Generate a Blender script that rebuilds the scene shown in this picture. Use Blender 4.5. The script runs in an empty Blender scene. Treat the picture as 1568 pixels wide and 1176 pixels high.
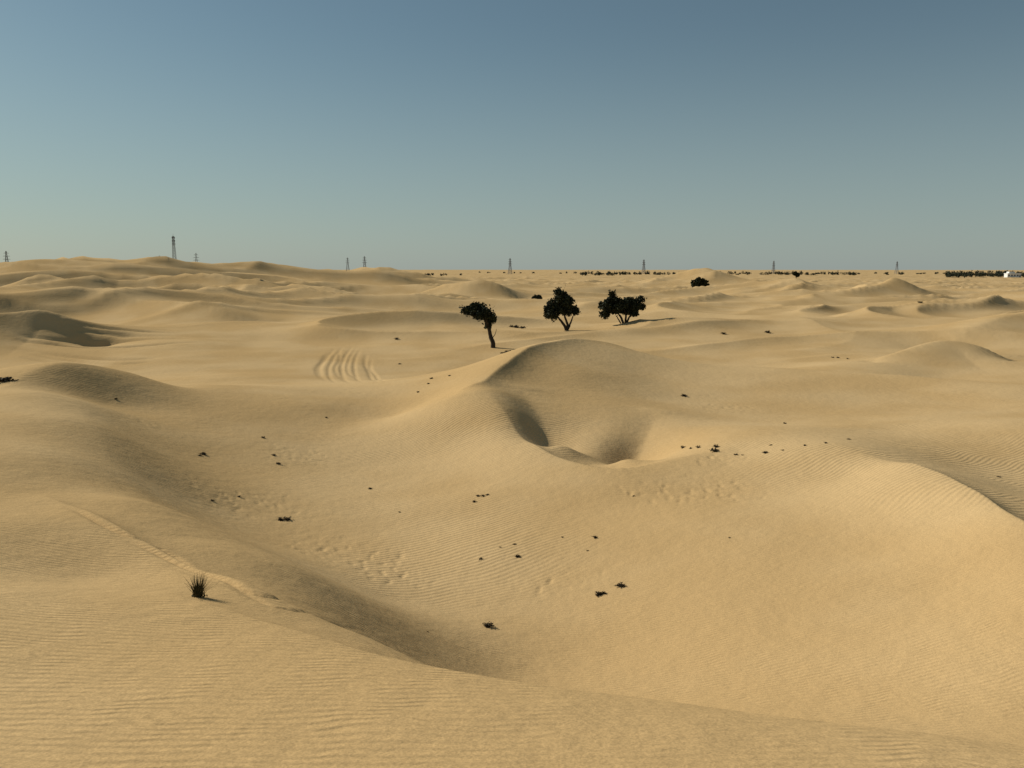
import bpy, numpy as np, math, random
from mathutils import Vector
random.seed(4); rng=np.random.default_rng(7)
# Control points are given as a sight line plus a real distance Y (metres); P() returns their world position (metres).
F=1219.0; CP=math.atan((588-411)/F); sp,cp=math.sin(CP),math.cos(CP)
def P(u,v,Y):
    a=(u-784)/F; b=-(v-588)/F; d=cp+b*sp
    return (Y*a/d, Y, Y*(-sp+b*cp)/d)
_pg=np.random.default_rng(11); PERM=_pg.permutation(512); PERM=np.concatenate([PERM,PERM])
ANG=_pg.random(512)*2*np.pi; GX=np.cos(ANG); GY=np.sin(ANG)
def perlin(x,y):
    xi=np.floor(x).astype(np.int64); yi=np.floor(y).astype(np.int64)
    fx=x-xi; fy=y-yi
    def g(ix,iy,dx,dy):
        k=PERM[(PERM[ix&511]+iy)&511]&511
        return GX[k]*dx+GY[k]*dy
    sx=fx*fx*fx*(fx*(fx*6-15)+10); sy=fy*fy*fy*(fy*(fy*6-15)+10)
    a=g(xi,yi,fx,fy); b=g(xi+1,yi,fx-1,fy); c=g(xi,yi+1,fx,fy-1); d=g(xi+1,yi+1,fx-1,fy-1)
    return (a+sx*(b-a))+sy*((c+sx*(d-c))-(a+sx*(b-a)))
def sstep(a,b,x):
    t=np.clip((x-a)/(b-a),0,1); return t*t*(3-2*t)
def smooth_poly(pts,n=5):
    p=np.array(pts,float); q=np.vstack([2*p[0]-p[1],p,2*p[-1]-p[-2]]); out=[]
    for i in range(1,len(q)-2):
        for k in range(n):
            t=k/n
            out.append(0.5*((2*q[i])+(-q[i-1]+q[i+1])*t+(2*q[i-1]-5*q[i]+4*q[i+1]-q[i+2])*t*t+(-q[i-1]+3*q[i]-3*q[i+1]+q[i+2])*t**3))
    out.append(q[-2]); return np.array(out)
def ridge_eval(R,x,y):
    pl,wn,wf,pn,pf=R
    m=max(wn*(5 if pn>1.25 else 8),wf*(5 if pf>1.25 else 8))
    x0,x1=pl[:,0].min()-m,pl[:,0].max()+m; y0,y1=pl[:,1].min()-m,pl[:,1].max()+m
    out=np.zeros_like(x); sel=np.where((x>x0)&(x<x1)&(y>y0)&(y<y1))[0]
    if len(sel)==0: return out
    px,py=x[sel],y[sel]; best=np.full(len(sel),1e18); sg=np.ones(len(sel)); sa=np.zeros(len(sel)); sw=np.zeros(len(sel))
    for i in range(len(pl)-1):
        ax,ay,aa=pl[i]; bx,by,ba=pl[i+1]; dx,dy=bx-ax,by-ay; L=dx*dx+dy*dy+1e-9
        t=np.clip(((px-ax)*dx+(py-ay)*dy)/L,0,1)
        ex,ey=px-ax-t*dx,py-ay-t*dy; d=ex*ex+ey*ey
        u=d<best; best[u]=d[u]; sg[u]=((dx*ey-dy*ex)/(math.sqrt(L)*np.sqrt(d)+1e-9))[u]
        w=1/(d+.02)**2*math.sqrt(L); sw+=w; sa+=w*(aa+t*(ba-aa))
    s=np.sqrt(best); k=sstep(-1,1,sg)
    f=k*np.exp(-(s/wf)**pf)+(1-k)*np.exp(-(s/wn)**pn)
    out[sel]=sa/sw*f; return out
def farbase(x,y):
    r=np.hypot(x,y)
    z=-8.8-1.2*sstep(100,800,r)
    w=perlin(x/90+5,y/90)*25; X=x+w; Yy=y+w*0.6
    def rn(X,Yy,a,b,o): return np.clip(1-np.abs(perlin((X*0.9+Yy*0.35)/a+o,(Yy*0.9-X*0.3)/b+7.7))*2.4,0,1)
    h0=rn(X,Yy,70,34,3.1)**1.6
    h=rn(X-h0*9,Yy+h0*8,70,34,3.1)**1.5
    g0=rn(X,Yy,33,17,8.1)**1.5
    g=rn(X-g0*4,Yy+g0*5,33,17,8.1)**1.4
    m=sstep(-0.35,0.25,perlin(x/160+9,y/120+2)); m2=sstep(-.2,.3,perlin(x/70+2,y/60+6))
    n2=perlin(x/23+1,y/17+4)*0.5
    left=sstep(60,-120,x*300/np.maximum(r,1))
    amp=(2.6+1.7*left)*sstep(60,150,r)*(1-0.6*sstep(350,900,r))
    return z+h*m*amp+g*m2*2.0*sstep(60,120,r)*(1-.65*sstep(400,900,r))+n2*sstep(50,120,r)*0.9
RIDGES=[]; TRACKS=[]
def ridges(x,y):
    s=np.zeros_like(x)
    for R in RIDGES: s=s+ridge_eval(R,x,y)
    return s
def near_ridge(pts,wn,wf,pn,pf):
    q=[]
    for (u,v,Y,a) in pts:
        p=P(u,v,Y); q.append((p[0],p[1],a))
    RIDGES.append((smooth_poly(q),wn,wf,pn,pf))
PTS=[]
def add(u,v,Y): PTS.append(P(u,v,Y))
nb=[(150,890,9.6,0),(230,908,8.5,.05),(400,955,7.1,.2),(560,1000,6.1,.3),(700,1027,5.6,.33),(850,1052,5.2,.33),(1000,1068,4.95,.33),(1200,1097,4.6,.33),(1400,1122,4.35,.33),(1568,1145,4.1,.3),(1850,1180,3.8,.2),(2300,1230,3.4,.0)]
near_ridge(nb,2.2,.5,1.7,1.0)
for q in nb: add(*q[:3])
rim=[(735,596,36,.0),(770,625,33,.15),(820,682,28.5,.6),(870,702,26.3,.75),(935,712,25,.85),(1000,703,25.5,.55),(1060,692,26.5,.2),(1130,688,26.5,0)]
near_ridge(rim,3.5,1.0,1.6,1.0)
for q in rim: add(*q[:3])
near_ridge([(800,598,39.5,0),(822,626,35.5,-.6),(842,650,32.6,-.95),(854,670,30.6,-.9),(862,685,29,0)],1.4,3.2,1.8,1.5)
near_ridge([(1010,622,37.5,0),(994,650,33.5,-.6),(978,672,31,-1.15),(966,686,29.2,-1.05),(958,700,27.4,0)],1.3,2.6,1.7,1.5)
cr=[(690,606,36.5,0),(735,586,38,.75),(760,567,41.5,1.15),(795,540,47,1.2),(830,526,52,1.0),(880,518,56,.7),(930,526,58.5,.4),(1000,546,60,.2),(1060,560,60,0)]
near_ridge(cr,1.5,4.5,1.0,1.6)
for q in cr: add(*q[:3])
rr=[(1300,680,24.6,0),(1400,706,21,.35),(1500,752,16.8,.75),(1568,793,14.5,.85),(1700,870,12,.6),(1900,960,10,0)]
near_ridge(rr,3,.9,1.6,1.0)
for q in rr: add(*q[:3])
lc=[(-300,650,22,0),(-150,622,26,.2),(0,592,29,.35),(40,572,31,.45),(90,556,33,.45),(140,558,34.5,.35),(180,566,36,.4),(205,574,37,.45),(240,590,39,.1),(270,592,40,0)]
near_ridge(lc,2.6,2,1.6,1.1)
for q in lc: add(*q[:3])
near_ridge([(105,575,32,0),(115,600,28.5,.15),(130,640,24.5,.3),(160,685,20.3,.34),(205,735,17,.28),(260,790,14,.15),(300,820,12.5,0)],3.2,1.7,1.6,1.6)
sc=[(60,758,14,0),(100,775,13,.09),(200,820,11.4,.15),(330,880,9.6,.2),(450,925,8.7,.15),(560,965,8.1,.08),(640,1000,7.5,0)]
near_ridge(sc,.9,.2,1.3,1.1)
for q in sc: add(*q[:3])
sd=[(270,591,40,0),(400,592,44,.3),(520,592,45,.35),(600,588,45,.3),(680,572,47,.3),(740,553,50,0)]
near_ridge(sd,3,1.5,1.6,1.6)
for q in sd[1:]: add(*q[:3])
rb=[(1100,560,56,0),(1200,562,54,.2),(1340,571,50,.35),(1460,580,47,.4),(1568,590,44,.4),(1750,610,40,0)]
near_ridge(rb,3.5,2,1.6,1.3)
for q in rb: add(*q[:3])
br=[(1335,552,68,0),(1370,536,69,.9),(1440,516,71,1.7),(1500,524,70,1.4),(1552,548,68,0)]
near_ridge(br,4,1.5,1.5,1.3)
for q in br: add(*q[:3])
for q in [(0,1176,3.7),(784,1176,3.6),(1568,1176,3.5),(0,1040,5.2),(300,1050,5.0),(0,900,7.7),(120,850,9.5),(0,800,11),(0,700,16),(0,640,21),(130,700,18),(100,640,22.5),(60,600,27.5),(200,760,14.2),(300,835,11.8),
 (400,900,9.4),(450,868,12),(300,798,17),(240,740,20),(210,650,28),(166,618,31.5),(250,690,25),(300,700,26),(350,780,21),(400,700,28),(400,640,34),(300,640,32),(500,780,22.5),(500,850,18.5),(600,920,15.5),(600,700,30),(600,640,37),(500,620,38),(650,620,38),
 (750,960,14.5),(750,850,18.7),(750,750,24),(720,670,31),(900,1040,12.2),(900,900,16.5),(900,800,20.5),(900,745,23.3),(1100,1000,12.4),(1100,900,15.2),(1100,800,19),(1100,735,23),(1250,1050,10.6),(1300,900,14),(1300,800,17.6),(1300,730,21.8),
 (1400,1090,9.2),(1568,1040,9.5),(1568,900,12),(1450,800,15.9),(1450,900,13.2),(1700,900,11),
 (905,650,34),(1020,655,33.5),(980,610,42),(900,600,41),(880,570,45.5),(830,575,44),(1000,580,49),(1200,600,46),(1400,610,43),(1200,650,35.5),(1080,650,34),(1400,660,30.5),(1550,650,30),(1540,735,22.5),(1480,712,24.3),(1600,760,20.5),(1340,568,62),(1440,582,61),(1540,575,60)]: add(*q)
PTS+= [(0,7.6,-4.5),(0,10,-5.9),(0,12.3,-6.7),(-1.2,9,-5.0),(1.3,7.6,-4.6),(2.0,10,-6.0),(3.5,6.2,-4.1),(5,6,-4.0),(7,8,-5.0),(0,0,-1.7),(-3,0,-1.7),(3,0,-1.8),(0,-5,-1.9),(-8,0,-2.0),(8,-1,-2.2),(-8,-8,-3),(8,-8,-3),(0,-14,-4),(15,0,-4.5),(-16,4,-3.6),(-20,-10,-5),(20,-10,-6),(0,-30,-8),(28,12,-6),(-26,20,-5)]
for (x,y) in [(-60,60),(-45,62),(-30,60),(-20,62),(-10,64),(0,66),(10,72),(20,70),(50,85),(75,50),(0,84),(-2,95),(6,100),(15,105),(-25,80),(-45,85),(30,95),(-70,30),(-70,0),(-60,-40),(0,-70),(60,-40),(75,0),(-50,45),(-38,48),(55,45)]:
    PTS.append((x,y,-8.7+0.3*math.sin(x*.2+y*.1)))
def far_ridge(pts,wn,wf,pn,pf):
    q=[]
    for i,(u,v,Y) in enumerate(pts):
        p=P(u,v,Y); X_=np.array([p[0]]); Y_=np.array([p[1]]); b=(farbase(X_,Y_)+ridges(X_,Y_))[0]
        a=max(p[2]-b,0.0)
        if i in (0,len(pts)-1): a=0.0
        q.append((p[0],p[1],a))
    RIDGES.append((smooth_poly(q),wn,wf,pn,pf))
far_ridge([(-600,420,230),(-300,405,250),(-50,402,250),(60,397,250),(200,399,262),(340,403,280),(450,409,300),(560,415,330),(680,422,380)],26,40,1.4,1.5)
far_ridge([(-250,470,110),(-60,462,120),(30,446,126),(110,439,130),(160,447,130),(250,461,126),(330,474,120),(400,486,116)],8,20,1.0,1.6)
far_ridge([(150,470,150),(220,450,160),(330,459,158),(420,468,150),(500,478,140),(560,490,132)],5,14,1.0,1.6)
far_ridge([(-200,500,80),(-60,488,84),(20,478,88),(80,480,90),(140,495,88)],6,12,1.1,1.6)
far_ridge([(380,455,190),(420,442,185),(455,434,182),(490,443,178),(540,458,170)],9,12,1.0,1.4)
far_ridge([(490,430,320),(535,420,310),(570,416,300),(640,424,290)],14,20,1.0,1.4)
far_ridge([(640,440,230),(700,433,222),(750,430,220),(800,438,215)],7,14,1.1,1.6)
far_ridge([(990,428,420),(1035,419,405),(1070,409,400),(1110,417,395),(1150,426,400)],14,14,1.0,1.2)
far_ridge([(960,515,98),(985,504,101),(1010,491,104),(1050,486,106),(1150,489,108),(1280,495,108),(1400,505,105)],6,10,1.1,1.6)
far_ridge([(860,480,140),(885,470,146),(915,461,150),(960,470,150),(1000,478,150)],5,12,1.0,1.5)
far_ridge([(1340,476,140),(1400,468,148),(1450,461,150),(1500,469,150),(1560,478,150)],8,14,1.3,1.6)
far_ridge([(1260,441,225),(1340,435,222),(1385,431,220),(1450,438,215)],10,14,1.3,1.6)
far_ridge([(1440,515,84),(1500,498,90),(1568,479,96),(1700,466,100),(1850,480,100)],8,10,1.3,1.6)
far_ridge([(1090,450,240),(1130,441,245),(1180,436,250),(1280,439,250),(1340,446,240)],9,14,1.1,1.5)
far_ridge([(560,470,160),(640,462,165),(740,458,170),(800,468,160)],8,14,1.2,1.5)
far_ridge([(250,500,100),(360,492,108),(480,490,112),(600,497,108),(700,505,100)],5,12,1.0,1.6)
far_ridge([(1000,470,170),(1100,462,175),(1220,462,175),(1330,468,165)],6,14,1.1,1.6)
far_ridge([(180,432,200),(280,425,205),(380,428,205),(470,436,200)],8,16,1.0,1.6)
far_ridge([(0,430,190),(60,420,200),(130,424,200),(200,434,195)],8,16,1.0,1.6)
PTS=np.array(PTS)
keep=[]
for i,p in enumerate(PTS):
    if all(np.hypot(*(p[:2]-PTS[j][:2]))>0.25 for j in keep): keep.append(i)
PTS=PTS[keep]
tz=PTS[:,2]-ridges(PTS[:,0].copy(),PTS[:,1].copy())
N=len(PTS)
def kern(r2): return 0.5*r2*np.log(r2+1e-9)
D2=(PTS[:,0:1]-PTS[:,0])**2+(PTS[:,1:2]-PTS[:,1])**2
A=np.zeros((N+3,N+3)); A[:N,:N]=kern(D2)+np.eye(N)*0.8; A[:N,N]=1; A[:N,N+1]=PTS[:,0]; A[:N,N+2]=PTS[:,1]; A[N:,:N]=A[:N,N:].T
W=np.linalg.solve(A,np.concatenate([tz,[0,0,0]]))
def rbf(x,y):
    o=np.empty_like(x)
    for i in range(0,len(x),40000):
        a=x[i:i+40000]; b=y[i:i+40000]
        d=(a[:,None]-PTS[:,0])**2+(b[:,None]-PTS[:,1])**2
        o[i:i+40000]=kern(d)@W[:N]+W[N]+W[N+1]*a+W[N+2]*b
    return o
TR=[P(375,755,22)[:2]+(2.0,),P(450,690,29)[:2]+(1.8,),P(560,850,18.5)[:2]+(1.5,),P(620,875,17.5)[:2]+(1.1,),P(1080,748,22.2)[:2]+(2.0,),P(1000,745,22.6)[:2]+(1.5,),P(870,885,17)[:2]+(1.0,),P(1090,700,25.5)[:2]+(1.2,),P(1110,625,41)[:2]+(2.5,),P(215,650,28.5)[:2]+(1.2,),P(500,840,19)[:2]+(1.5,)]
def height(x,y):
    r=np.hypot(x,y); w=1-sstep(62,105,r)
    h=farbase(x,y); m=w>0
    if m.any(): h[m]=w[m]*rbf(x[m],y[m])+(1-w[m])*h[m]
    h=h+ridges(x,y)
    h=h+perlin(x/3.1,y/2.3)*0.05*sstep(6,14,r)+perlin(x/9+4,y/7)*0.2*sstep(10,25,r)
    t=np.zeros_like(x)
    for (a,b,c) in TR: t=np.maximum(t,np.exp(-((x-a)**2+(y-b)**2)/(c*c)))
    t=sstep(.3,1.0,t+perlin(x/.9,y/.9)*.5)
    h=h-t*0.03*sstep(0.1,.42,perlin(x/.24+9,y/.27))+t*.010*perlin(x/.12,y/.12)
    for T in TRACKS: h=h+ridge_eval(T,x,y)
    return h
ys=np.exp(np.linspace(math.log(3),math.log(400),2600))
def hit(u,v):
    a=(u-784)/F; bb=-(v-588)/F; d=cp+bb*sp; X=ys*a/d; Zr=ys*(-sp+bb*cp)/d
    h=height(X,ys.copy()); i=np.argmax(h>Zr)
    if not (h>Zr).any(): i=len(ys)-1
    return X[i],ys[i],h[i]
tmp=[]
for pts,wd,am in [([(514,532),(500,548),(489,566),(500,584)],.2,-.09),([(526,530),(510,550),(503,570),(516,587)],.16,-.07),([(540,530),(527,548),(523,568),(537,587)],.2,-.09),([(552,533),(544,550),(543,569),(556,586)],.16,-.07),([(562,540),(559,557),(566,573),(582,587)],.2,-.08),([(569,548),(567,563),(577,578),(592,588)],.16,-.07),([(505,536),(493,552),(484,566),(492,582)],.16,-.06),([(519,534),(520,550),(513,566),(527,583)],.14,-.06),([(548,530),(536,548),(532,568),(546,580)],.14,-.06),
   ([(20,512),(90,520),(180,524),(300,519)],.5,-.34),([(20,519),(90,528),(190,531),(320,525)],.5,-.34),([(20,532),(100,544),(190,550),(250,548)],.5,-.3),([(30,538),(100,550),(180,556),(240,554)],.45,-.28),([(90,494),(180,503),(300,510)],.55,-.36),([(90,501),(170,510),(290,516)],.55,-.34),([(30,546),(80,554),(140,558)],.4,-.2),
   ([(100,776),(150,798),(200,820),(265,850),(330,879)],.06,-.055),([(165,815),(240,846),(330,882),(420,915),(560,966)],.05,-.045),([(230,850),(350,896),(450,935),(540,965)],.045,-.03)]:
    q=[hit(u,v) for u,v in pts]
    if max(np.hypot(q[i+1][0]-q[i][0],q[i+1][1]-q[i][1]) for i in range(len(q)-1))>45: continue
    q=[(a,b,am) for a,b,_ in q]; q[0]=(q[0][0],q[0][1],0); q[-1]=(q[-1][0],q[-1][1],0)
    tmp.append((smooth_poly(q,6),wd,wd,2.0,2.0))
TRACKS=tmp
th_f=np.radians(np.arange(-50,50.001,0.1)); th_b=np.radians(np.arange(52,308.1,2.0))
th=np.concatenate([th_f,th_b])
rad=[0.25]
while rad[-1]<5500:
    r=rad[-1]; rad.append(r*(1.03 if r<2.2 else 1.0052 if r<45 else 1.0038 if r<120 else 1.0085))
rad=np.array(rad); nr,nt=len(rad),len(th)
RR,TT=np.meshgrid(rad,th,indexing='ij')
X=(RR*np.sin(TT)).ravel(); Y=(RR*np.cos(TT)).ravel(); Z=height(X,Y)
co=np.stack([X,Y,Z],1); c0=np.array([[0,0,height(np.array([0.]),np.array([0.]))[0]]])
co=np.vstack([co,c0])
i=np.arange(nr-1)[:,None]*nt; j=np.arange(nt)[None,:]; jn=(j+1)%nt
q=np.stack([i+j,i+nt+j,i+nt+jn,i+jn],-1).reshape(-1,4)[:, ::-1]
tri=np.stack([np.full(nt,nr*nt),np.arange(nt),(np.arange(nt)+1)%nt],1)[:, ::-1]
me=bpy.data.meshes.new("desert_sand"); me.vertices.add(len(co)); me.vertices.foreach_set("co",co.ravel())
loops=np.concatenate([q.ravel(),tri.ravel()]); me.loops.add(len(loops)); me.loops.foreach_set("vertex_index",loops.astype(np.int32))
ls=np.concatenate([np.arange(len(q))*4,len(q)*4+np.arange(len(tri))*3]); me.polygons.add(len(ls)); me.polygons.foreach_set("loop_start",ls.astype(np.int32))
me.update(calc_edges=True); me.validate(); me.polygons.foreach_set("use_smooth",np.ones(len(ls),bool))
ground=bpy.data.objects.new("desert_ground",me); bpy.context.collection.objects.link(ground)
if me.polygons[1000].normal.z<0: me.flip_normals()
def newmat(n):
    m=bpy.data.materials.new(n); m.use_nodes=True; return m,m.node_tree.nodes,m.node_tree.links
m,nd,lk=newmat("sand"); bs=nd["Principled BSDF"]; bs.inputs["Roughness"].default_value=0.95
bs.inputs["Specular IOR Level"].default_value=0.0
geo=nd.new("ShaderNodeNewGeometry")
def math_(op,a,b=None,c=None):
    n=nd.new("ShaderNodeMath"); n.operation=op
    for k,v in enumerate((a,b,c)):
        if v is None: continue
        if isinstance(v,(int,float)): n.inputs[k].default_value=v
        else: lk.new(v,n.inputs[k])
    return n.outputs[0]
def noise(scale,detail=3,rough=.5,vec=None,dist=0):
    n=nd.new("ShaderNodeTexNoise"); n.inputs["Scale"].default_value=scale; n.inputs["Detail"].default_value=detail; n.inputs["Roughness"].default_value=rough; n.inputs["Distortion"].default_value=dist
    lk.new(vec if vec is not None else geo.outputs["Position"],n.inputs["Vector"]); return n.outputs["Fac"]
def mapr(v,a,b,c,d):
    n=nd.new("ShaderNodeMapRange"); lk.new(v,n.inputs[0])
    for k,t in enumerate((a,b,c,d)): n.inputs[k+1].default_value=t
    n.interpolation_type='SMOOTHSTEP'; return n.outputs[0]
def mapping(rot,sc=(1,1,1),loc=(0,0,0)):
    n=nd.new("ShaderNodeMapping"); lk.new(geo.outputs["Position"],n.inputs[0]); n.inputs["Rotation"].default_value=(0,0,math.radians(rot)); n.inputs["Scale"].default_value=sc; n.inputs["Location"].default_value=loc; return n.outputs[0]
def wave(lam,rot,dist,dscale,detail=1.5):
    n=nd.new("ShaderNodeTexWave"); n.wave_type='BANDS'; n.bands_direction='Y'; n.inputs["Scale"].default_value=math.pi/(10*lam)
    n.inputs["Distortion"].default_value=dist; n.inputs["Detail"].default_value=detail; n.inputs["Detail Scale"].default_value=dscale; n.inputs["Detail Roughness"].default_value=.4
    lk.new(mapping(rot),n.inputs["Vector"]); return n.outputs["Fac"]
dist=nd.new("ShaderNodeVectorMath"); dist.operation='LENGTH'; lk.new(geo.outputs["Position"],dist.inputs[0]); dist=dist.outputs["Value"]
M=lambda a,b: math_('MULTIPLY',a,b)
w1=M(M(wave(.095,4,10,.55,2),mapr(noise(.5,1),.3,.6,.3,1)),mapr(dist,5,26,.0095,0))
w2=M(M(wave(.16,-35,11,.28),mapr(noise(.11,1),.42,.62,0,1)),mapr(dist,9,18,0,.008))
w3=M(M(wave(.19,25,11,.25),mapr(noise(.09,1,vec=mapping(0,loc=(40,10,0))),.5,.65,0,1)),mapr(dist,12,22,0,.009))
fine=noise(50,2,.75)
hsum=math_('ADD',math_('ADD',w1,w2),w3)
hsum=math_('ADD',hsum,math_('ADD',M(noise(2.2,3,.6),.035),M(fine,.004)))
bn=nd.new("ShaderNodeBump"); bn.inputs["Distance"].default_value=1; bn.inputs["Strength"].default_value=1; lk.new(hsum,bn.inputs["Height"]); lk.new(bn.outputs[0],bs.inputs["Normal"])
cr_=nd.new("ShaderNodeMix"); cr_.data_type='RGBA'; lk.new(mapr(noise(.12,3,.55),.35,.65,0,1),cr_.inputs[0])
cr_.inputs[6].default_value=(.54,.360,.168,1); cr_.inputs[7].default_value=(.605,.42,.212,1)
c2=nd.new("ShaderNodeMix"); c2.data_type='RGBA'; c2.blend_type='MULTIPLY'; lk.new(cr_.outputs[2],c2.inputs[6]); c2.inputs[0].default_value=1
g=nd.new("ShaderNodeCombineColor"); gr=mapr(fine,.3,.7,.82,1.1)
for k in range(3): lk.new(gr,g.inputs[k])
lk.new(g.outputs[0],c2.inputs[7]); lk.new(c2.outputs[2],bs.inputs["Base Color"])
me.materials.append(m)
def simple(name,c1,c2,scale,rough=.8):
    m,nd,lk=newmat(name); b=nd["Principled BSDF"]; b.inputs["Roughness"].default_value=rough; b.inputs["Specular IOR Level"].default_value=.15
    t=nd.new("ShaderNodeTexCoord"); n=nd.new("ShaderNodeTexNoise"); n.inputs["Scale"].default_value=scale; n.inputs["Detail"].default_value=3; lk.new(t.outputs["Object"],n.inputs["Vector"])
    r=nd.new("ShaderNodeValToRGB"); r.color_ramp.elements[0].position=.35; r.color_ramp.elements[1].position=.65; r.color_ramp.elements[0].color=(*c1,1); r.color_ramp.elements[1].color=(*c2,1)
    lk.new(n.outputs["Fac"],r.inputs[0]); lk.new(r.outputs[0],b.inputs["Base Color"]); return m
M_leaf=simple("ghaf_foliage",(.018,.022,.012),(.04,.045,.02),1.5)
M_bark=simple("bark",(.03,.022,.015),(.06,.045,.03),6)
M_shrub=simple("dry_twigs",(.03,.024,.014),(.06,.045,.026),8)
M_grass=simple("desert_grass",(.04,.04,.016),(.10,.085,.04),10)
M_steel=simple("galvanised_steel",(.13,.13,.135),(.2,.2,.205),.5,.6)
M_white=simple("white_render",(.72,.71,.68),(.8,.79,.76),.4)
M_glass=simple("dark_glass",(.03,.035,.04),(.05,.055,.06),1,.2)
M_dist=simple("distant_foliage",(.02,.024,.015),(.045,.05,.028),.1)
def mkobj(name,V,Fc,mats,midx=None,loc=(0,0,0),smooth=False,parent=None):
    me=bpy.data.meshes.new(name+"_mesh"); me.from_pydata([tuple(v) for v in V],[],Fc)
    for mm in mats: me.materials.append(mm)
    if smooth: me.polygons.foreach_set("use_smooth",[True]*len(Fc))
    o=bpy.data.objects.new(name,me); o.location=loc; bpy.context.collection.objects.link(o)
    if parent: o.parent=parent
    return o
def tube(V,Fc,pts,rs,n=6):
    base=len(V); pts=[Vector(p) for p in pts]
    for k,p in enumerate(pts):
        d=(pts[min(k+1,len(pts)-1)]-pts[max(k-1,0)]).normalized(); a=d.orthogonal().normalized(); b_=d.cross(a)
        for s in range(n):
            t=2*math.pi*s/n; V.append(p+(a*math.cos(t)+b_*math.sin(t))*rs[k])
    for k in range(len(pts)-1):
        for s in range(n):
            Fc.append((base+k*n+s,base+k*n+(s+1)%n,base+(k+1)*n+(s+1)%n,base+(k+1)*n+s))
def hz(x,y): return float(height(np.array([float(x)]),np.array([float(y)]))[0])
def leafquad(V,Fc,c,s,R):
    n=Vector((R.gauss(0,1),R.gauss(0,1),R.gauss(0,1))).normalized(); a=n.orthogonal().normalized(); b_=n.cross(a); t=R.random()*6.28
    a,b_=a*math.cos(t)+b_*math.sin(t),b_*math.cos(t)-a*math.sin(t); k=len(V)
    V.extend([c+a*s,c+b_*s*.5,c-a*s*.9,c-b_*s*.45]); Fc.append((k,k+1,k+2,k+3))
def tree(name,x,y,limbs,clumps,nleaf,ls,seed,sink=.15):
    R=random.Random(seed); root=bpy.data.objects.new(name,None); root.location=(x,y,hz(x,y)-sink); bpy.context.collection.objects.link(root)
    V=[];Fc=[]
    for pts,r0,r1 in limbs:
        pp=[]
        p3=smooth_poly(pts,4)
        for p in p3: pp.append(Vector(p)+Vector((R.gauss(0,.02),R.gauss(0,.02),0)))
        tube(V,Fc,pp,[r0+(r1-r0)*k/(len(pp)-1) for k in range(len(pp))],7)
    ends=[Vector(l[0][-1]) for l in limbs]
    for (cx,cy,cz,rx,ry,rz,w) in clumps:
        c=Vector((cx,cy,cz)); e=min(ends,key=lambda q:(q-c).length)
        tube(V,Fc,[e,(e+c)/2+Vector((R.gauss(0,.1),R.gauss(0,.1),-.05)),c],[.05,.035,.02],5)
        for _ in range(9):
            d=Vector((R.gauss(0,1)*rx,R.gauss(0,1)*ry,abs(R.gauss(0,1))*rz))*.8
            tube(V,Fc,[c,c+d*.6,c+d],[.022,.016,.009],4)
    mkobj("trunk",V,Fc,[M_bark],smooth=True,parent=root)
    V=[];Fc=[]; tot=sum(c[6] for c in clumps)
    for (cx,cy,cz,rx,ry,rz,w) in clumps:
        nsub=max(8,int(40*w))
        subs=[]
        for _ in range(nsub):
            d=Vector((R.gauss(0,1),R.gauss(0,1),R.gauss(0,1))).normalized()*(R.random()**.45)*1.1
            subs.append((Vector((cx+d.x*rx,cy+d.y*ry,cz+d.z*rz)),R.uniform(.15,.34)))
        for _ in range(int(nleaf*w/tot)):
            c,s=R.choice(subs); leafquad(V,Fc,c+Vector((R.gauss(0,s*.6),R.gauss(0,s*.6),R.gauss(0,s*.5))),ls*R.uniform(.6,1.4),R)
    mkobj("crown",V,Fc,[M_leaf],parent=root)
    return root
k=.069
def L(du,dv,dy=0): return (du*k,dy,dv*k)
x1,y1,_=P(755,541,84)
tree("ghaf_tree",x1,y1,[([L(0,-6),L(0,8),L(-4,20,.1),L(-7,34,0)],.28,.18),([L(-7,34),L(-14,46,.2),L(-26,55,.2)],.16,.06),([L(-7,34),L(-12,50,-.3),L(-18,62,-.5)],.13,.05),([L(-5,24),L(-3,36,.4),L(-6,46,.8)],.1,.05),([L(-2,14),L(3,22,.2),L(5,30,.4)],.05,.02)],
 [(-30*k,0,58*k,.75,.7,.42,1.1),(-20*k,.4,61*k,.8,.8,.45,1.2),(-11*k,-.3,54*k,.7,.8,.5,1.2),(-39*k,.1,60*k,.5,.5,.28,.5),(-4*k,.2,47*k,.45,.6,.42,.7),(-20*k,-.4,53*k,.6,.6,.35,.7),(-27*k,.2,66*k,.5,.4,.22,.4),(-7*k,.2,38*k,.22,.3,.3,.2)],7500,.16,1)
k=.0845
x2,y2,_=P(868,516,103)
tree("ghaf_tree",x2,y2,[([L(0,-8),L(-2,6),L(-9,16,.2),L(-17,26,.2)],.25,.1),([L(0,-8),L(1,8),L(-3,22,-.2),L(-8,42,0)],.22,.08),([L(1,2),L(6,14,.2),L(10,26,.3)],.16,.06)],
 [(-24*k,0,27*k,.85,.8,.6,1.2),(-12*k,.2,36*k,1.0,.9,.8,1.6),(-10*k,0,52*k,.75,.7,.75,1.3),(5*k,.2,32*k,.9,.8,.6,1.4),(0,-.3,46*k,.65,.7,.7,1.0),(-22*k,.3,42*k,.6,.6,.5,.7),(-14*k,.1,61*k,.3,.3,.25,.3),(12*k,0,32*k,.35,.3,.4,.4),(-30*k,.1,33*k,.35,.3,.45,.35)],9500,.18,2)
k=.0878
x3,y3,_=P(956,512,107)
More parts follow.
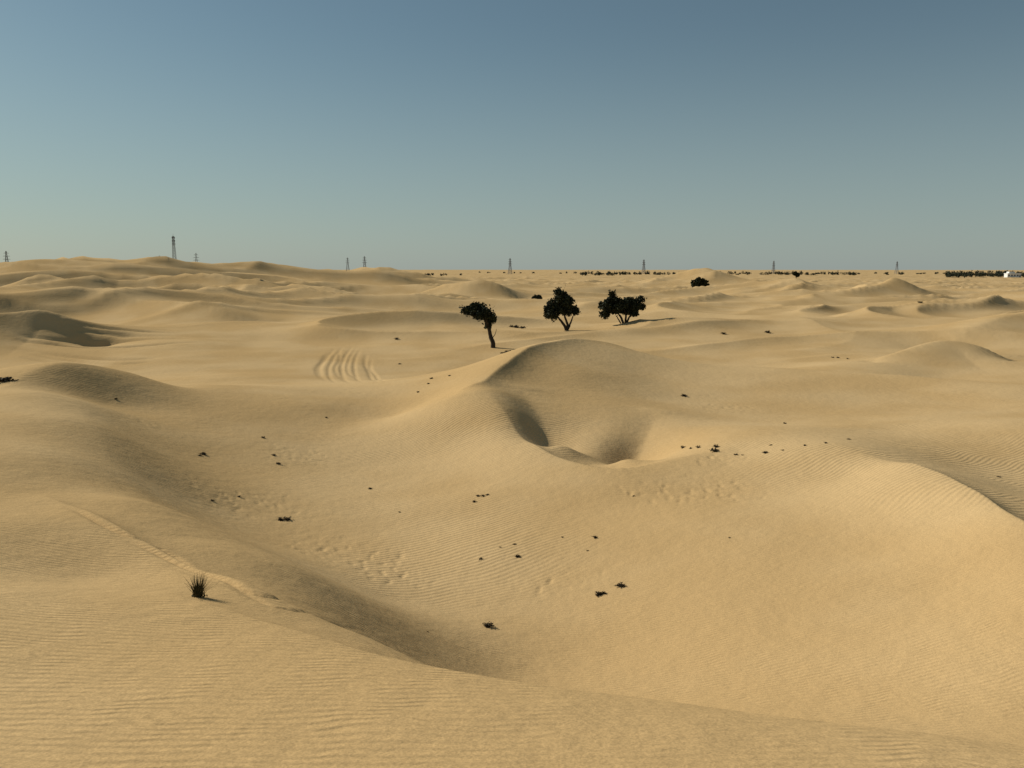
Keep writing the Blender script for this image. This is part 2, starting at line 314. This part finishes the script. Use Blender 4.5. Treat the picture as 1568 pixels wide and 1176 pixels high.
tree("ghaf_tree",x3,y3,[([L(-1,-8),L(-4,6),L(-10,16,.2),L(-22,24,.2)],.2,.08),([L(0,-8),L(2,8),L(0,20,-.2),L(-2,32)],.18,.07),([L(1,-2),L(7,10,.2),L(14,20,.3),L(22,32,.2)],.16,.05),([L(-1,-8),L(-7,4,.5),L(-12,12,.6)],.12,.06)],
 [(-28*k,0,26*k,1.0,.9,.75,1.5),(-18*k,.3,35*k,.9,.9,.6,1.4),(-30*k,0,17*k,.6,.6,.5,.7),(-16*k,.1,22*k,.8,.8,.5,1.0),(-6*k,-.2,30*k,.9,.9,.7,1.4),(6*k,.3,32*k,.8,.8,.6,1.1),(15*k,0,28*k,.75,.8,.7,1.0),(23*k,.2,37*k,.5,.5,.4,.4),(25*k,0,26*k,.35,.4,.4,.3),(-20*k,0,46*k,.3,.4,.2,.25),(4*k,.2,20*k,.6,.6,.45,.7),(15*k,-.2,17*k,.35,.4,.4,.4)],11000,.18,3)
x4,y4,_=P(822,462,205); k=.168
tree("ghaf_tree",x4,y4,[([L(0,-3),L(-1,2),L(-3,6)],.14,.06),([L(0,-3),L(1,3),L(4,6)],.12,.05)],[(-3*k,0,6*k,.7,.8,.6,1),(3*k,.2,7*k,.7,.8,.6,1),(0,0,4*k,.9,.8,.5,.8)],3500,.2,4)
x5,y5,_=P(1072,444,290); k=.238
tree("ghaf_tree",x5,y5,[([L(0,-4),L(-1,3),L(-4,9)],.25,.1),([L(0,-4),L(1,4),L(5,9)],.22,.1)],[(-7*k,0,12*k,1.6,1.6,1.2,1),(6*k,.3,12*k,1.7,1.6,1.1,1),(0,0,15*k,1.7,1.6,1.3,1.2),(0,0,9*k,2.4,1.6,.7,.9)],6500,.36,5,sink=.3)
x6,y6,_=P(1219,424,620); k=.51
tree("ghaf_tree",x6,y6,[([L(0,-4),L(1,3),L(-1,9)],.4,.25)],[(-2*k,0,12*k,1.8,1.5,1.3,1),(2*k,.3,10*k,1.6,1.5,1.3,1)],2500,.6,6)
def shrub_mesh(seed,leafy,spread):
    R=random.Random(seed); V=[];Fc=[]
    for _ in range(26):
        a=R.random()*6.28; e=R.uniform(.1,1.2); l=R.uniform(.3,1); d=Vector((math.cos(a)*math.cos(e)*spread,math.sin(a)*math.cos(e)*spread,math.sin(e)*.8))
        p1=d*l*.25+Vector((0,0,.04)); p2=d*l*.5+Vector((R.gauss(0,.06),R.gauss(0,.06),0))
        tube(V,Fc,[Vector((R.gauss(0,.05),R.gauss(0,.05),-.06)),p1,p2],[.025,.018,.009],4)
        for _ in range(leafy):
            leafquad(V,Fc,p1.lerp(p2,R.random()*1.1)+Vector((R.gauss(0,.05),R.gauss(0,.05),abs(R.gauss(0,.04)))),R.uniform(.04,.08),R)
    me=bpy.data.meshes.new("shrub_mesh"); me.from_pydata([tuple(v) for v in V],[],Fc); me.materials.append(M_shrub); return me
SM=[shrub_mesh(i,l,s) for i,(l,s) in enumerate([(10,1),(14,1.1),(8,1.2),(18,1),(6,.9),(12,1.3)])]
PL=[(403,671,6),(312,696,9),(306,698,6),(419,698,6),(426,711,8),(325,767,6),(366,761,5),(430,797,10),(440,796,12),(567,749,6),(727,769,7),(733,760,6),(740,760,6),(746,758,5),(766,838,4),(788,834,5),(736,857,7),(792,853,8),(861,823,4),(912,824,8),(900,844,4),(916,912,13),(925,909,10),(951,898,13),(748,960,17),(1117,824,4),(1046,686,8),(1058,687,5),(1070,686,8),(1095,692,12),(1097,685,9),(1127,697,6),(1137,697,4),(1172,694,8),(1180,682,5),(1198,690,4),(1232,683,5),(1265,679,5),(1300,673,5),(1047,607,8),(1202,649,6),(1530,731,5),(612,785,4),(177,612,5),(612,558,4),(661,580,5),(640,601,5),(688,576,4),(1108,512,7),(1176,510,8),(1409,464,7),(790,502,9),(783,501,7),(800,503,8),(607,520,6),(656,588,4),(1275,548,3),(1283,548,3),(1298,550,3),(655,968,4),(500,640,3),(970,760,4)]
for i,(u,v,w) in enumerate(PL):
    x,y,z=hit(u,v); s=max(w,4)*y/F*1.5
    o=bpy.data.objects.new("desert_shrub",SM[i%6]); o.location=(x,y,z-.01); o.rotation_euler=(0,0,i*1.7); o.scale=(s,s,s*.9); bpy.context.collection.objects.link(o)
for (u,v,w) in [(8,584,34),(781,541,26)]:
    x,y,z=hit(u,v) if u<100 else (*P(781,541,80)[:2],0); z=hz(x,y); s=w*y/F
    o=bpy.data.objects.new("thorn_bush",SM[3]); o.location=(x,y,z-.05); o.scale=(s*1.2,s,s*.7); bpy.context.collection.objects.link(o)
R=random.Random(3); V=[];Fc=[]
x,y,z=hit(303,914); H=46*y/F
for _ in range(170):
    a=R.random()*6.28; ln=abs(R.gauss(0,.32)); l=H*R.uniform(.5,1.0)
    d=Vector((math.cos(a)*ln+.12,math.sin(a)*ln,1)).normalized(); b0=Vector((math.cos(a)*R.random()*.035,math.sin(a)*R.random()*.035,-.02))
    bend=Vector((math.cos(a),math.sin(a),-.3))*ln*.25*l
    wv=d.orthogonal().normalized()*.0028; pts=[b0,b0+d*l*.5,b0+d*l+bend]; kk=len(V)
    for t,p in enumerate(pts): V.extend([p-wv*(1-.4*t),p+wv*(1-.4*t)])
    Fc.extend([(kk,kk+1,kk+3,kk+2),(kk+2,kk+3,kk+5,kk+4)])
for _ in range(60):
    leafquad(V,Fc,Vector((R.gauss(0,.04),R.gauss(0,.04),R.random()*.04)),.02,R)
mkobj("grass_tuft",V,Fc,[M_grass],loc=(x,y,z))
def pylon_mesh(H,seed,th):
    V=[];Fc=[]
    def bar(a,b,r=th): tube(V,Fc,[a,b],[r,r],4)
    lv=[0,.18,.34,.48,.6,.7,.8,.9,1.0]; wd=lambda t:(H*.10*(1-t)**1.3+H*.016)
    for i in range(len(lv)-1):
        a,b_=lv[i],lv[i+1]; A_=[(s*wd(a),t*wd(a),a*H) for s,t in((-1,-1),(1,-1),(1,1),(-1,1))]; B=[(s*wd(b_),t*wd(b_),b_*H) for s,t in((-1,-1),(1,-1),(1,1),(-1,1))]
        for k in range(4):
            bar(A_[k],B[k],th*1.3); bar(A_[k],B[(k+1)%4],th*.7); bar(A_[(k+1)%4],B[k],th*.7); bar(B[k],B[(k+1)%4],th*.7)
    return V,Fc,bar
def pylon(u,vt,Yd):
    p=P(u,vt,Yd); x,y=p[0],p[1]; z=hz(x,y); H=p[2]-z
    V,Fc,bar=pylon_mesh(H,0,.19)
    for t,w in ((.66,.13),(.79,.12),(.92,.09)):
        for s in (-1,1):
            bar((0,0,t*H+.4),(s*w*H,0,t*H),.2); bar((0,0,t*H-H*.02),(s*w*H,0,t*H),.2); bar((s*w*H,0,t*H),(s*w*H,0,t*H-H*.04),.12)
    mkobj("transmission_pylon",V,Fc,[M_steel],loc=(x,y,z-.5)).rotation_euler=(0,0,.35)
for u,vt,Yd in ((9,384,1300),(244,391,1900),(300,387,1350),(532,394,1700),(558,392,1350),(781,395,1350),(986,397,1350),(1185,399,1400),(1374,400,1450)): pylon(u,vt,Yd)
p=P(265,361,1150); z=hz(p[0],p[1]); H=p[2]-z
V=[];Fc=[]
def bar(a,b,r): tube(V,Fc,[a,b],[r,r],4)
nl=14
for i in range(nl):
    a,b_=i/nl,(i+1)/nl; wd=lambda t:2.0*(1-t)+.8
    A_=[(s*wd(a),t*wd(a),a*H) for s,t in((-1,-1),(1,-1),(1,1),(-1,1))]; B=[(s*wd(b_),t*wd(b_),b_*H) for s,t in((-1,-1),(1,-1),(1,1),(-1,1))]
    for k2 in range(4): bar(A_[k2],B[k2],.25); bar(A_[k2],B[(k2+1)%4],.14); bar(B[k2],B[(k2+1)%4],.14)
for t in (.8,.88,.96):
    for a in (0,2.1,4.2):
        c=(math.cos(a)*2.0,math.sin(a)*2.0,t*H); bar((c[0],c[1],c[2]-1.3),(c[0],c[1],c[2]+1.3),.4); bar((0,0,c[2]),c,.12)
bar((0,0,H),(0,0,H+3),.15)
mkobj("telecom_tower",V,Fc,[M_steel],loc=(p[0],p[1],z-.5))
V=[];Fc=[]; R=random.Random(9)
def strip(u0,u1,Yd,hm,dens,s=.9):
    n=int((u1-u0)*dens)
    for _ in range(n):
        u=R.uniform(u0,u1); yy=Yd+R.uniform(-60,120); p=P(u,420,yy); z=hz(p[0],p[1]); hh=hm*R.uniform(.45,1.1); rw=R.uniform(1.5,4)
        c=Vector((p[0],yy,z+hh*.5))
        for _ in range(45): 
            d=Vector((R.gauss(0,1),R.gauss(0,1),R.gauss(0,1))).normalized()*R.random()**.5
            leafquad(V,Fc,c+Vector((d.x*rw,d.y*rw,d.z*hh*.5)),s*R.uniform(.7,1.4),R)
strip(890,960,1150,6,.6); strip(960,1050,1200,5.5,.3); strip(1085,1170,1200,5.5,.25); strip(1170,1310,1150,6,.4); strip(1450,1600,900,7,1.0); strip(1310,1450,1300,4,.12); strip(590,720,1000,3.5,.15); strip(720,890,1500,4,.06); strip(1600,1900,900,6,.7)
mkobj("distant_tree_line",V,Fc,[M_dist])
p=P(1550,427,830); z=hz(p[0],p[1]); root=bpy.data.objects.new("white_building",None); root.location=(p[0],p[1],z); bpy.context.collection.objects.link(root)
def box(name,x0,x1,y0,y1,z0,z1,mat):
    V=[(x,y,z) for z in(z0,z1) for x,y in((x0,y0),(x1,y0),(x1,y1),(x0,y1))]
    return mkobj(name,V,[(3,2,1,0),(4,5,6,7),(0,1,5,4),(1,2,6,5),(2,3,7,6),(3,0,4,7)],[mat],parent=root)
box("walls",-7,7,-3,3,-1.5,3.398,M_white); box("parapet",-7.2,7.2,-3.2,3.2,3.4,4.0,M_white); box("upper_storey",-5,1,-2,2.5,4.002,5.6,M_white)
for i in range(4): box("window_%d"%i,-6.2+i*3.0,-4.8+i*3.0,-3.05,-3.002,1.0,2.5,M_glass)
box("door",5.3,6.4,-3.05,-3.002,0,2.4,M_glass)
AZ=math.radians(-64); EL=math.radians(32)
sd_=Vector((math.sin(AZ)*math.cos(EL),math.cos(AZ)*math.cos(EL),math.sin(EL)))
ld=bpy.data.lights.new("sun","SUN"); ld.energy=4.3; ld.angle=math.radians(.5); ld.color=(1,.95,.83)
lo=bpy.data.objects.new("sun",ld); lo.rotation_euler=sd_.to_track_quat('Z','Y').to_euler(); bpy.context.collection.objects.link(lo)
# ---------- daylight sky: Nishita with low desert dust haze towards the horizon
w=bpy.data.worlds.new("World"); bpy.context.scene.world=w; w.use_nodes=True; n=w.node_tree.nodes; l=w.node_tree.links
sk=n.new("ShaderNodeTexSky"); sk.sky_type='NISHITA'; sk.sun_disc=False; sk.sun_elevation=EL; sk.sun_rotation=AZ; sk.air_density=1.0; sk.dust_density=.5; sk.ozone_density=1.5
tn=n.new("ShaderNodeMix"); tn.data_type='RGBA'; tn.blend_type='MULTIPLY'; tn.inputs[0].default_value=1; tn.inputs[7].default_value=(.86,1.04,.96,1); l.new(sk.outputs[0],tn.inputs[6])
tc=n.new("ShaderNodeTexCoord"); sx=n.new("ShaderNodeSeparateXYZ"); l.new(tc.outputs["Generated"],sx.inputs[0])
mr=n.new("ShaderNodeMapRange"); mr.interpolation_type='SMOOTHSTEP'; l.new(sx.outputs[2],mr.inputs[0])
for k_,v_ in enumerate((-.05,.30,.68,.12)): mr.inputs[k_+1].default_value=v_
mx=n.new("ShaderNodeMix"); mx.data_type='RGBA'; l.new(mr.outputs[0],mx.inputs[0]); mx.inputs[7].default_value=(6.6,7.6,7.7,1); l.new(tn.outputs[2],mx.inputs[6])
n["Background"].inputs[1].default_value=.053; l.new(mx.outputs[2],n["Background"].inputs[0])
cd=bpy.data.cameras.new("camera"); cd.sensor_width=36; cd.lens=36*F/1568; cd.clip_start=.05; cd.clip_end=20000
c=bpy.data.objects.new("camera",cd); c.location=(0,0,0); c.rotation_euler=(math.pi/2-CP,0,0); bpy.context.collection.objects.link(c)
s=bpy.context.scene; s.camera=c; s.view_settings.view_transform='Standard'; s.view_settings.look='None'; s.view_settings.exposure=0
